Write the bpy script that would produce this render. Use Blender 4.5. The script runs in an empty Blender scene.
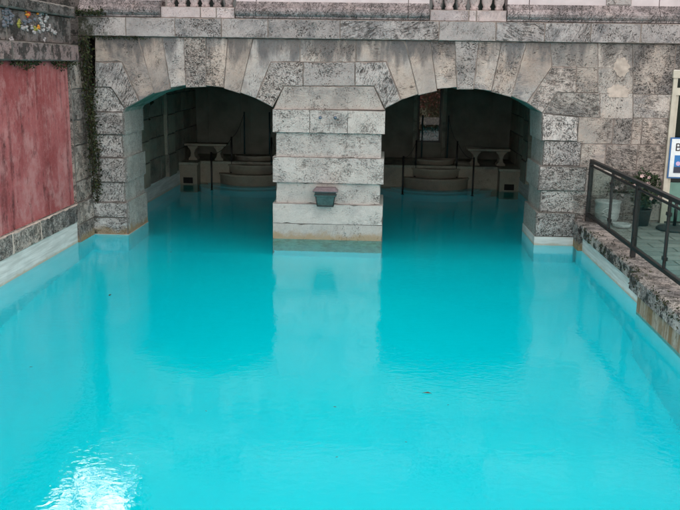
import bpy, bmesh, math, random
from mathutils import Vector, Matrix, noise
random.seed(7)
R = math.radians
sc = bpy.context.scene
col = sc.collection

# ------------------------------------------------------------------ camera
D = 16.0
F_PX, PITCH, YAW, ROLL = 860.0, R(12.5), R(2.82), R(.87)
_fw = Vector((-math.sin(YAW)*math.cos(PITCH), math.cos(YAW)*math.cos(PITCH), -math.sin(PITCH)))
_rt = Vector((math.cos(YAW), math.sin(YAW), 0))
_up = _rt.cross(_fw)
RT = _rt*math.cos(ROLL) + _up*math.sin(ROLL)
UP = -_rt*math.sin(ROLL) + _up*math.cos(ROLL)
CAM = Vector((0, -D, 3.2503))
cd = bpy.data.cameras.new('camera'); cam = bpy.data.objects.new('camera', cd); col.objects.link(cam)
m3 = Matrix((RT, UP, -_fw)).transposed()
cam.matrix_world = Matrix.Translation(CAM) @ m3.to_4x4()
cd.sensor_width = 36; cd.lens = F_PX/680*36; cd.clip_end = 2000; cd.clip_start = .05
sc.camera = cam

def _ray(x, y): return _fw*F_PX + RT*(x-340) - UP*(y-255)
def onY(x, y, Y=0.0):
    d = _ray(x, y); return CAM + d*((Y-CAM.y)/d.y)
def onX(x, y, X):
    d = _ray(x, y); return CAM + d*((X-CAM.x)/d.x)
def onZ(x, y, Z=0.0):
    d = _ray(x, y); return CAM + d*((Z-CAM.z)/d.z)
def F(pts, Y=0.0):                       # measured facade outline, in metres (x, z) on the facade plane
    return [(p.x, p.z) for p in (onY(a, b, Y) for a, b in pts)]

# ------------------------------------------------------------------ node helpers
class NT:
    def __init__(s, name):
        s.mat = bpy.data.materials.new(name); s.mat.use_nodes = True
        s.t = s.mat.node_tree; s.t.nodes.clear()
        s.out = s.t.nodes.new('ShaderNodeOutputMaterial')
    def n(s, typ, props=None, **ins):
        nd = s.t.nodes.new('ShaderNode'+typ)
        for k, v in (props or {}).items(): setattr(nd, k, v)
        for k, v in ins.items():
            s.set(nd, k, v)
        return nd
    def set(s, nd, k, v):
        i = nd.inputs[int(k[1:])] if k[0] == '_' and k[1:].isdigit() else nd.inputs[k.replace('_', ' ')]
        if isinstance(v, bpy.types.NodeSocket): s.t.links.new(v, i)
        elif isinstance(v, bpy.types.Node): s.t.links.new(v.outputs[0], i)
        else:
            if isinstance(v, tuple) and len(v) == 3 and i.type == 'RGBA': v = (*v, 1)
            i.default_value = v
    def math(s, op, a, b=0.0, c=None, clamp=False):
        nd = s.n('Math', {'operation': op, 'use_clamp': clamp}, _0=a, _1=b)
        if c is not None: s.set(nd, '_2', c)
        return nd.outputs[0]
    def vmath(s, op, a, b):
        return s.n('VectorMath', {'operation': op}, _0=a, _1=b).outputs[0]
    def mix(s, f, a, b, mode='MIX'):
        nd = s.t.nodes.new('ShaderNodeMix'); nd.data_type = 'RGBA'; nd.blend_type = mode
        s.set(nd, '_0', f); s.set(nd, '_6', a); s.set(nd, '_7', b)
        return nd.outputs[2]
    def ss(s, v, a, b):                  # smooth step from a to b
        nd = s.n('MapRange', {'interpolation_type': 'SMOOTHSTEP'}, Value=v)
        nd.inputs[1].default_value = a; nd.inputs[2].default_value = b
        return nd.outputs[0]
    def noise(s, vec, scale, detail=4, rough=.55, dist=0.0):
        return s.n('TexNoise', None, Vector=vec, Scale=scale, Detail=detail, Roughness=rough, Distortion=dist).outputs[0]
    def pos(s):
        return s.n('NewGeometry').outputs['Position']
    def rnd(s):
        return s.n('NewGeometry').outputs['Random Per Island']
    def bsdf(s, color, rough=.8, bump=None, bs=.5, bd=.02, spec=.4, metal=0.0, **kw):
        b = s.n('BsdfPrincipled', None, Base_Color=color, Roughness=rough, Metallic=metal)
        b.inputs['Specular IOR Level'].default_value = spec
        if bump is not None:
            bp = s.n('Bump', None, Height=bump, Strength=bs, Distance=bd)
            s.t.links.new(bp.outputs[0], b.inputs['Normal'])
        s.t.links.new(b.outputs[0], s.out.inputs[0]); return b

def plain(name, c, rough=.6, metal=0.0, var=.25, sc_=9.0, spec=.4, bump=.15):
    t = NT(name); p = t.pos()
    n1 = t.noise(p, sc_, 5); n2 = t.noise(p, sc_*.15, 3)
    f = t.math('ADD', t.math('MULTIPLY', n1, .6), t.math('MULTIPLY', n2, .4))
    f = t.ss(f, .3, .7)
    cc = t.mix(f, tuple(x*(1-var) for x in c), tuple(min(1, x*(1+var)) for x in c))
    t.bsdf(cc, rough, n1, bump, .01, spec, metal)
    return t.mat

def stone(name, a=(.42, .385, .36), b=(.47, .37, .30), grey=(.125, .127, .14), dark=(.030, .027, .026),
          pits=1.0, val=1.0, moss=None, stain=False, streak=.5, tan=.5, lich=.0, contrast=1.0, dens0=0.0, algae_waterlight=True, wet=.40, flat=0.0, top_streaks=0.0):
    """weathered shelly limestone: thin bedding streaks, worm-like holes, tan and blue-grey patches; every block differs"""
    t = NT(name); p0 = t.pos(); r = t.rnd()
    off = t.n('CombineXYZ', None, X=t.math('MULTIPLY', r, 37.0), Y=t.math('MULTIPLY', r, 61.3), Z=t.math('MULTIPLY', r, 19.7)).outputs[0]
    p = t.vmath('ADD', p0, off)
    fr = lambda k: t.math('FRACT', t.math('MULTIPLY', r, k))
    sep = t.n('SeparateXYZ', None, Vector=p0)
    warp = t.n('TexNoise', None, Vector=p, Scale=2.6, Detail=3.0).outputs[1]
    sclnode = t.n('VectorMath', {'operation': 'SCALE'}, _0=warp); sclnode.inputs['Scale'].default_value = .16
    pw = t.vmath('ADD', p, sclnode.outputs[0])
    # bedding direction: mostly level, in some stones upright or slanting
    rot = t.n('VectorRotate', {'rotation_type': 'Y_AXIS'}, Vector=pw)
    ang = t.math('ADD', t.math('MULTIPLY', t.math('GREATER_THAN', fr(7.31), .60), 1.35), t.math('MULTIPLY', t.math('SUBTRACT', fr(17.9), .5), .7))
    t.set(rot, 'Angle', ang)
    vec = t.vmath('MULTIPLY', rot.outputs[0], (5.5, 5.5, 50.0))
    bed = t.noise(vec, 1.25, 7, .62)
    hole = t.noise(t.vmath('MULTIPLY', rot.outputs[0], (33.0, 33.0, 44.0)), 1.0, 3, .6, .7)
    fine = t.noise(p, 70.0, 2, .6)
    zone = t.noise(p, 2.6, 5, .65)
    dens = t.ss(t.math('ADD', zone, t.math('MULTIPLY', t.math('SUBTRACT', fr(5.13), .5), .22)), .34-dens0, .74-dens0)
    style = t.ss(fr(3.77), .35, .65)
    th_h = t.math('ADD', .30, t.math('MULTIPLY', dens, .185))
    th_b = t.math('ADD', .31, t.math('MULTIPLY', dens, .17))
    m_h = t.ss(t.math('SUBTRACT', th_h, t.math('ADD', hole, t.math('MULTIPLY', t.math('SUBTRACT', fine, .5), .10))), -.03, .06)
    m_b = t.ss(t.math('SUBTRACT', th_b, t.math('ADD', bed, t.math('MULTIPLY', t.math('SUBTRACT', fine, .5), .08))), -.03, .06)
    sfac = t.math('MULTIPLY', style, streak)
    pit = t.math('ADD', t.math('MULTIPLY', m_h, t.math('SUBTRACT', 1.0, t.math('MULTIPLY', sfac, .85))), t.math('MULTIPLY', m_b, t.math('ADD', .10, sfac)), clamp=True)
    pit = t.math('MULTIPLY', pit, pits, clamp=True)
    micro = t.ss(t.math('SUBTRACT', t.math('ADD', .33, t.math('MULTIPLY', dens, .13)), t.noise(p, 52.0, 3, .6)), -.02, .05)
    pit = t.math('ADD', pit, t.math('MULTIPLY', micro, .55*pits), clamp=True)
    pit = t.math('MULTIPLY', pit, t.ss(t.noise(p, 11.0, 3), .25, .55))
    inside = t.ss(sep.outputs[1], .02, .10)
    if algae_waterlight: pit = t.math('MULTIPLY', pit, t.math('SUBTRACT', 1.0, t.math('MULTIPLY', inside, .6)))
    big = t.noise(p, .95, 4, .6)
    bluem = t.math('MULTIPLY', t.ss(t.math('ADD', t.noise(t.vmath('MULTIPLY', rot.outputs[0], (1.5, 1.5, 2.2)), 1.0, 5, .65), t.math('MULTIPLY', t.math('SUBTRACT', bed, .5), .30)), .47, .66), contrast)
    tanm = t.math('MULTIPLY', t.ss(t.math('ADD', big, t.math('MULTIPLY', fr(11.7), .30)), .50, .76), tan)
    c = t.mix(tanm, a, b)
    c = t.mix(t.math('MULTIPLY', t.ss(t.noise(p, 3.1, 4, .6), .52, .72), .40*tan), c, (.50, .36, .28))
    c = t.mix(t.math('MULTIPLY', bluem, t.math('ADD', .22, t.math('MULTIPLY', fr(9.1), .62))), c, grey)
    gain = t.math('ADD', .80*val, t.math('MULTIPLY', fr(13.3), .34*val))
    gain = t.math('MULTIPLY', gain, t.math('ADD', .72, t.math('MULTIPLY', fine, .56)))
    gain = t.math('MULTIPLY', gain, t.math('ADD', .80, t.math('MULTIPLY', t.noise(p, 8.0, 4, .65), .40)))
    c = t.mix(1.0, c, t.n('CombineXYZ', None, X=gain, Y=gain, Z=gain).outputs[0], 'MULTIPLY')
    st_ = t.noise(p0, .8, 5, .62)                          # broad weathering over several stones
    c = t.mix(t.math('MULTIPLY', t.ss(st_, .50, .70), .50), c, (.15, .14, .14))
    if top_streaks:                                               # dark upright streaks, stronger towards the string course
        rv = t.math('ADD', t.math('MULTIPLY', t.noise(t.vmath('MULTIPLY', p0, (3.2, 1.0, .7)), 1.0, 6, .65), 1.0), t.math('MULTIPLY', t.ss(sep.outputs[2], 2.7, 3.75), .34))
        c = t.mix(t.math('MULTIPLY', t.ss(rv, .66, .86), top_streaks), c, (.075, .075, .082))
    if algae_waterlight:                                              # green algae inside the arches, with water-reflected light painted into the jamb tint
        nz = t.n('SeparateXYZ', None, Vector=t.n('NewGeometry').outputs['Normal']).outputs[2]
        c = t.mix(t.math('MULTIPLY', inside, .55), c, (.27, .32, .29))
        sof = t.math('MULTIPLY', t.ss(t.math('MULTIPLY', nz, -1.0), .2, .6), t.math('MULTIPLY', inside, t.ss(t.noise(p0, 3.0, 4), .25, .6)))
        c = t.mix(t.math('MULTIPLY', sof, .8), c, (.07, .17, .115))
    c = t.mix(t.math('MULTIPLY', pit, .92), c, dark)
    if lich:                                               # black lichen films
        lm = t.math('MULTIPLY', t.ss(t.math('ADD', t.noise(p0, 4.2, 3, .6), t.math('MULTIPLY', t.math('SUBTRACT', t.noise(p0, 17.0, 5, .7), .5), .6)), .48, .58), lich)
        if flat: lm = t.math('MULTIPLY', lm, t.math('SUBTRACT', 1.0, t.math('MULTIPLY', t.ss(t.n('SeparateXYZ', None, Vector=t.n('NewGeometry').outputs['True Normal']).outputs[2], .5, .8), flat)))
        c = t.mix(lm, c, (.030, .030, .028))
    if stain:                                              # ochre tide mark just above the water, algae below it
        zz = t.math('ADD', sep.outputs[2], t.math('MULTIPLY', t.math('SUBTRACT', t.noise(p0, 4.0, 6, .65), .5), .42))
        tide = t.math('MULTIPLY', t.math('SUBTRACT', 1.0, t.ss(zz, .03, .17)), .72)
        c = t.mix(tide, c, (.34, .22, .105))
        alg = t.math('SUBTRACT', 1.0, t.ss(sep.outputs[2], -.012, .004))
        c = t.mix(t.math('MULTIPLY', alg, .85), c, t.mix(t.ss(t.noise(p0, 9.0, 5, .65), .35, .65), (.08, .24, .21), (.26, .46, .41)))
        c = t.mix(t.math('SUBTRACT', 1.0, t.ss(sep.outputs[2], -wet, -wet+.03)), c, (.40, .84, .90))
    if moss:                                               # moss that grows towards the damp corner
        mm = t.math('MULTIPLY', t.ss(t.math('ADD', t.math('MULTIPLY', t.noise(p0, 7.0, 6, .75), 1.0), moss(t, sep)), .55, .82), .9)
        c = t.mix(mm, c, t.mix(t.noise(p0, 30.0, 3), (.012, .014, .010), (.04, .045, .018)))
    hgt = t.math('ADD', t.math('MULTIPLY', pit, -1.0), t.math('MULTIPLY', fine, .22))
    hgt = t.math('ADD', hgt, t.math('MULTIPLY', bed, .4))
    t.bsdf(c, .9, hgt, .7, .022, .2)
    return t.mat

def corner_moss(t, sep):    # towards the left end of the facade
    return t.math('MULTIPLY', t.ss(t.math('MULTIPLY', sep.outputs[0], -1.0), 5.30, 5.7), .36)
def course_moss(t, sep):
    return t.math('MULTIPLY', t.ss(t.math('MULTIPLY', sep.outputs[0], -1.0), 4.7, 5.9), .36)
M = {}
M['stone'] = stone('facade_stone', a=(.46, .42, .40), b=(.50, .40, .34), top_streaks=.75, contrast=1.0, moss=corner_moss, tan=.85, pits=.9, dens0=-.02, streak=.9)
M['elbow'] = stone('streaked_stone', a=(.45, .41, .395), contrast=.8, tan=.35, streak=.9, dens0=.16)
M['wallstone'] = stone('right_wall_stone', a=(.44, .40, .37), b=(.46, .385, .335), top_streaks=.6, contrast=.8, tan=.6, dens0=.13, streak=.6)
M['pier'] = stone('pier_stone', a=(.50, .465, .44), b=(.47, .42, .38), grey=(.25, .245, .25), pits=.75, stain=True, streak=.35, tan=.3, contrast=.5, dens0=.02, wet=1.0)
M['cap'] = stone('pier_cap_stone', a=(.40, .365, .34), b=(.42, .36, .32), pits=.9, streak=.1, tan=.4, contrast=.6, dens0=.10)
M['band'] = stone('cornice_stone', a=(.40, .37, .365), b=(.42, .355, .335), streak=.75, tan=.3, moss=course_moss, dens0=.12, algae_waterlight=False)
M['rough'] = stone('pitted_stone', a=(.56, .52, .50), b=(.44, .38, .355), pits=1.0, streak=.3, tan=.4, stain=True, moss=corner_moss, contrast=.5, dens0=.30, wet=.02)
M['base'] = stone('base_course_stone', a=(.42, .375, .345), b=(.42, .335, .275), streak=.3, tan=.6, stain=True, contrast=.6, dens0=.2, lich=.55, algae_waterlight=False, wet=.03)
M['pinkstone'] = stone('pale_pink_stone', a=(.52, .44, .44), b=(.54, .42, .40), grey=(.20, .18, .19), pits=.7, streak=.3, tan=.4, contrast=.8, algae_waterlight=False, dens0=.02)
M['mould'] = stone('grey_moulding_stone', a=(.40, .34, .34), b=(.40, .32, .31), grey=(.13, .12, .13), pits=.9, streak=.4, tan=.3, contrast=.95, algae_waterlight=False, dens0=.12)
M['coping'] = stone('coping_stone', a=(.42, .385, .36), b=(.39, .33, .29), pits=.9, lich=.95, streak=.3, algae_waterlight=False, flat=.45, dens0=.1)
M['leftstone'] = stone('blackened_stone', a=(.16, .15, .145), b=(.19, .15, .14), grey=(.06, .06, .065), lich=.9, streak=.4, val=.9, dens0=.1, algae_waterlight=False)
M['leftcorn'] = stone('pinkish_blackened_stone', a=(.27, .205, .20), b=(.29, .20, .19), grey=(.08, .08, .085), lich=.85, streak=.4, dens0=.12, algae_waterlight=False)
M['inner'] = stone('dim_inner_stone', a=(.31, .31, .25), b=(.32, .27, .21), grey=(.14, .145, .125), pits=.55, streak=.5, algae_waterlight=False)
M['cream'] = stone('cream_step_stone', a=(.31, .28, .22), b=(.30, .24, .18), grey=(.17, .16, .14), pits=.35, streak=.3, tan=.4, contrast=.4, algae_waterlight=False, dens0=-.1)
M['mortar'] = plain('mortar', (.24, .20, .18), .95, var=.45, sc_=6)
M['mortar_shade'] = plain('dark_mortar_shade', (.12, .11, .10), .95, var=.4, sc_=5)
M['patch'] = plain('lime_mortar', (.42, .355, .31), .9, var=.3, sc_=9)
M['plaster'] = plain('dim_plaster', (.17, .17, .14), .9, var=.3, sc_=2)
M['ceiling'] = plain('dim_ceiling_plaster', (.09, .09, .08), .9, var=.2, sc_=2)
M['iron'] = plain('black_painted_metal', (.0045, .0045, .005), .5, 0.0, .3, 20, .5, .05)
M['teal'] = plain('teal_painted_pole', (.02, .055, .06), .4, 0, .3, 12)
M['lid'] = plain('brown_enamel', (.16, .125, .135), .45, 0, .25, 30)
M['lampframe'] = plain('lamp_frame', (.03, .033, .032), .45, 0, .3, 30)
M['cream_paint'] = plain('cream_painted_wood', (.50, .47, .39), .5, 0, .12, 8)
M['green_panel'] = plain('green_door_panel', (.12, .24, .20), .5, 0, .12, 8)
M['pinkpanel'] = plain('pinkish_white_render', (.56, .49, .50), .9, 0, .14, 3.0)
M['vent'] = plain('black_vent', (.01, .01, .01), .9)
M['white_pot'] = plain('white_glazed_pot', (.42, .445, .45), .45, 0, .15, 10)
M['dark_pot'] = plain('dark_pot', (.04, .045, .045), .6)
M['stucco'] = plain('pale_stucco', (.30, .28, .26), .9, 0, .15, 1.5)
M['dryleaf'] = plain('dry_leaf', (.05, .035, .02), .8, 0, .4, 30)
M['steel'] = plain('steel', (.35, .38, .42), .35, .9, .1, 30)
M['bolt'] = plain('blue_grey_bolt', (.14, .18, .24), .4, .3, .2, 40)
M['orange'] = plain('orange_shell', (.62, .25, .03), .6, 0, .3, 60)
M['red'] = plain('red_shell', (.42, .06, .03), .6, 0, .3, 60)
M['yellow'] = plain('yellow_shell', (.26, .25, .05), .6, 0, .3, 60)
M['white'] = plain('white_shell', (.36, .345, .35), .6, 0, .25, 40)
M['blue'] = plain('blue_grey_shell', (.13, .14, .17), .6, 0, .25, 40)
M['petal'] = plain('pale_petal', (.62, .45, .44), .7, 0, .2, 30)
M['soil'] = plain('soil', (.03, .022, .015), .95)

def leaf_mat(name, c1, c2):
    t = NT(name); r = t.rnd()
    c = t.mix(r, c1, c2)
    b = t.bsdf(c, .55, None, spec=.3)
    return t.mat
M['vine'] = leaf_mat('vine_leaf', (.006, .009, .004), (.040, .05, .012))
M['mossleaf'] = leaf_mat('moss', (.007, .010, .004), (.045, .052, .014))
M['shrub'] = leaf_mat('shrub_leaf', (.012, .022, .012), (.05, .075, .035))
M['redleaf'] = leaf_mat('red_leaf', (.10, .012, .012), (.30, .05, .05))
M['palm'] = leaf_mat('court_leaf', (.10, .085, .05), (.26, .20, .12))

# water-side white tiles / render with horizontal scum lines, turquoise where it is painted below the water
t = NT('pool_wall_render'); p = t.pos(); sep = t.n('SeparateXYZ', None, Vector=p)
st = t.noise(t.vmath('MULTIPLY', p, (1.2, 1.2, 22.0)), 1.0, 5, .6)
c = t.mix(t.ss(st, .35, .65), (.47, .47, .45), (.66, .66, .64))
c = t.mix(t.math('MULTIPLY', t.ss(t.noise(p, 3.0, 5), .5, .7), .35), c, (.42, .43, .42))
tide = t.math('MULTIPLY', t.math('SUBTRACT', 1.0, t.ss(t.math('ADD', sep.outputs[2], t.math('MULTIPLY', t.math('SUBTRACT', t.noise(p, 6.0, 6, .7), .5), .12)), .005, .06)), .75)
c = t.mix(tide, c, (.42, .34, .24))
under = t.math('SUBTRACT', 1.0, t.ss(sep.outputs[2], -.004, .002))
c = t.mix(under, c, (.40, .84, .90))
t.bsdf(c, .6, st, .2, .004); M['tile'] = t.mat

t = NT('painted_pool_floor'); p = t.pos()
c = t.mix(t.ss(t.noise(p, .45, 4, .55), .35, .65), (.30, .87, .96), (.38, .91, .97))
c = t.mix(t.math('MULTIPLY', t.ss(t.noise(p, 5.0, 6, .7), .58, .75), .12), c, (.14, .45, .47))
t.bsdf(c, .7); M['floor'] = t.mat

# pink-red lime stucco with dark and pale drips
t = NT('red_stucco'); p = t.pos()
warp = t.noise(p, 3.0, 4)
dr = t.noise(t.vmath('MULTIPLY', p, (1.0, 3.6, .22)), 1.6, 6, .62, .3)
dr2 = t.noise(t.vmath('MULTIPLY', p, (1.0, 9.0, .4)), 1.3, 5, .6)
bl = t.noise(p, 1.3, 6, .62)
c = t.mix(t.ss(bl, .35, .68), (.25, .056, .058), (.38, .125, .126))
c = t.mix(t.math('MULTIPLY', t.ss(t.noise(p, 2.2, 8, .72), .48, .64), .7), c, (.44, .215, .21))
c = t.mix(t.math('MULTIPLY', t.ss(t.math('ADD', dr, t.math('MULTIPLY', t.math('SUBTRACT', t.noise(p, 3.4, 6, .7), .5), .6)), .52, .70), .6), c, (.11, .028, .03))
c = t.mix(t.math('MULTIPLY', t.ss(t.math('ADD', dr2, t.math('MULTIPLY', t.math('SUBTRACT', t.noise(p, 7.0, 5, .7), .5), .5)), .55, .72), .40), c, (.44, .23, .22))
c = t.mix(t.math('MULTIPLY', t.ss(t.math('ADD', t.noise(t.vmath('MULTIPLY', p, (1, 2.4, 1.2)), 3.0, 7, .72), t.math('MULTIPLY', t.math('SUBTRACT', dr, .5), .4)), .57, .70), .75), c, (.055, .022, .022))
c = t.mix(t.math('MULTIPLY', t.ss(t.noise(p, 22.0, 4, .7), .5, .78), .45), c, (.42, .24, .235))
t.bsdf(c, .9, t.noise(p, 14.0, 6, .65), .35, .015, .2); M['stucco_red'] = t.mat

# rusty concrete pier
t = NT('stained_concrete'); p = t.pos()
dr = t.noise(t.vmath('MULTIPLY', p, (1.0, 7.0, .8)), 1.0, 6, .65)
c = t.mix(t.ss(dr, .38, .62), (.20, .13, .07), (.36, .32, .27))
c = t.mix(t.math('MULTIPLY', t.ss(t.noise(p, 12.0, 6, .7), .5, .65), .6), c, (.12, .09, .06))
sz = t.n('SeparateXYZ', None, Vector=p).outputs[2]
c = t.mix(t.math('SUBTRACT', 1.0, t.ss(sz, -.01, .004)), c, (.16, .38, .34)); c = t.mix(t.math('SUBTRACT', 1.0, t.ss(sz, -.16, -.10)), c, (.40, .84, .90))
t.bsdf(c, .9, t.noise(p, 20.0, 5), .4, .01, .2); M['concrete'] = t.mat

# paving
t = NT('paving_slabs'); p = t.pos()
wn = t.n('TexNoise', None, Vector=p, Scale=1.6, Detail=3.0).outputs[1]
sn = t.n('VectorMath', {'operation': 'SCALE'}, _0=wn); sn.inputs['Scale'].default_value = .12
pv = t.vmath('ADD', p, sn.outputs[0])
br = t.n('TexBrick', {'offset': .5}, Vector=pv, Color1=(.21, .22, .205), Color2=(.32, .325, .30), Mortar=(.10, .10, .085), Scale=1.0, Mortar_Size=.018, Mortar_Smooth=.4, Bias=0.0, Brick_Width=.55, Row_Height=.32)
c = t.mix(t.math('MULTIPLY', t.ss(t.noise(p, 4.0, 6, .65), .45, .7), .6), br.outputs[0], (.17, .18, .16))
t.bsdf(c, .7, t.math('ADD', t.math('MULTIPLY', br.outputs[1], -1.0), t.math('MULTIPLY', t.noise(p, 22.0, 5), .4)), .4, .02); M['paving'] = t.mat

t = NT('ground_grass'); p = t.pos()
t.bsdf(t.mix(t.ss(t.noise(p, .6, 6), .35, .65), (.035, .055, .02), (.07, .085, .035)), .95, t.noise(p, 9.0, 5), .5, .05); M['ground'] = t.mat

def glass(name, tint, ior=1.45, rough=0.0, bump=None):
    t = NT(name)
    lw = t.n('LayerWeight', None, Blend=.5)
    fr = t.math('ADD', .02, t.math('MULTIPLY', t.math('POWER', lw.outputs['Facing'], 5.0), .5))
    tr = t.n('BsdfTransparent', None, Color=tint); gl = t.n('BsdfGlossy', None, Roughness=rough, Color=(1, 1, 1))
    mx = t.n('MixShader', None, _0=fr, _1=tr, _2=gl)
    t.t.links.new(mx.outputs[0], t.out.inputs[0]); return t.mat
M['glass'] = glass('clear_rail_glass', (.72, .80, .78))
M['dimglass'] = glass('dimming_window_glass', (.62, .62, .62))  # grey tint added to dim the view and light through the window
M['lampglass'] = plain('dusty_lamp_glass', (.06, .085, .08), .25, 0, .3, 25, .6)
t = NT('dark_window_glass'); t.bsdf((.008, .014, .013), .06, spec=.6); M['darkglass'] = t.mat

# water: clear, absorbs red; small wind ripples
t = NT('pool_water'); p = t.pos()
r1 = t.noise(t.vmath('MULTIPLY', p, (1.0, 1.25, 1)), 10.5, 3, .5, .6)
r2 = t.noise(p, 1.1, 2, .5)
r3 = t.noise(p, 15.0, 3, .5, .4)
amp = t.ss(t.noise(p, .28, 2), .35, .68)
h = t.math('ADD', t.math('MULTIPLY', r1, t.math('ADD', .45, t.math('MULTIPLY', amp, .55))), t.math('MULTIPLY', r2, 1.6))
h = t.math('ADD', h, t.math('MULTIPLY', r3, t.math('ADD', .06, t.math('MULTIPLY', amp, .26))))
bp = t.n('Bump', None, Height=h, Strength=1.0, Distance=.0030)
gl = t.n('BsdfGlass', None, Color=(1, 1, 1), Roughness=.0, IOR=1.33, Normal=bp)
t.t.links.new(gl.outputs[0], t.out.inputs[0])
va = t.n('VolumeAbsorption', None, Color=(.05, .992, .9975), Density=1.4)
t.t.links.new(va.outputs[0], t.out.inputs[1]); M['water'] = t.mat

# ------------------------------------------------------------------ mesh helpers
def XZ(u, v, d): return Vector((u, d, v))            # faces -Y : depth grows with +Y
def YZp(X0): return lambda u, v, d: Vector((X0 - d, u, v))   # a wall facing +X : depth grows with -X
def YZm(X0): return lambda u, v, d: Vector((X0 + d, u, v))   # a wall facing -X

def inset(poly, c):
    n = len(poly); out = []
    area = sum(poly[i][0]*poly[(i+1) % n][1]-poly[(i+1) % n][0]*poly[i][1] for i in range(n))
    sgn = 1 if area > 0 else -1
    for i in range(n):
        p0 = Vector(poly[i-1]); p1 = Vector(poly[i]); p2 = Vector(poly[(i+1) % n])
        d1 = (p1-p0).normalized(); d2 = (p2-p1).normalized()
        n1 = Vector((-d1.y, d1.x))*sgn; n2 = Vector((-d2.y, d2.x))*sgn
        k = 1+n1.dot(n2)
        q = (n1+n2)/max(k, .35)
        v = p1+q*c; out.append((v.x, v.y))
    return out

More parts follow.
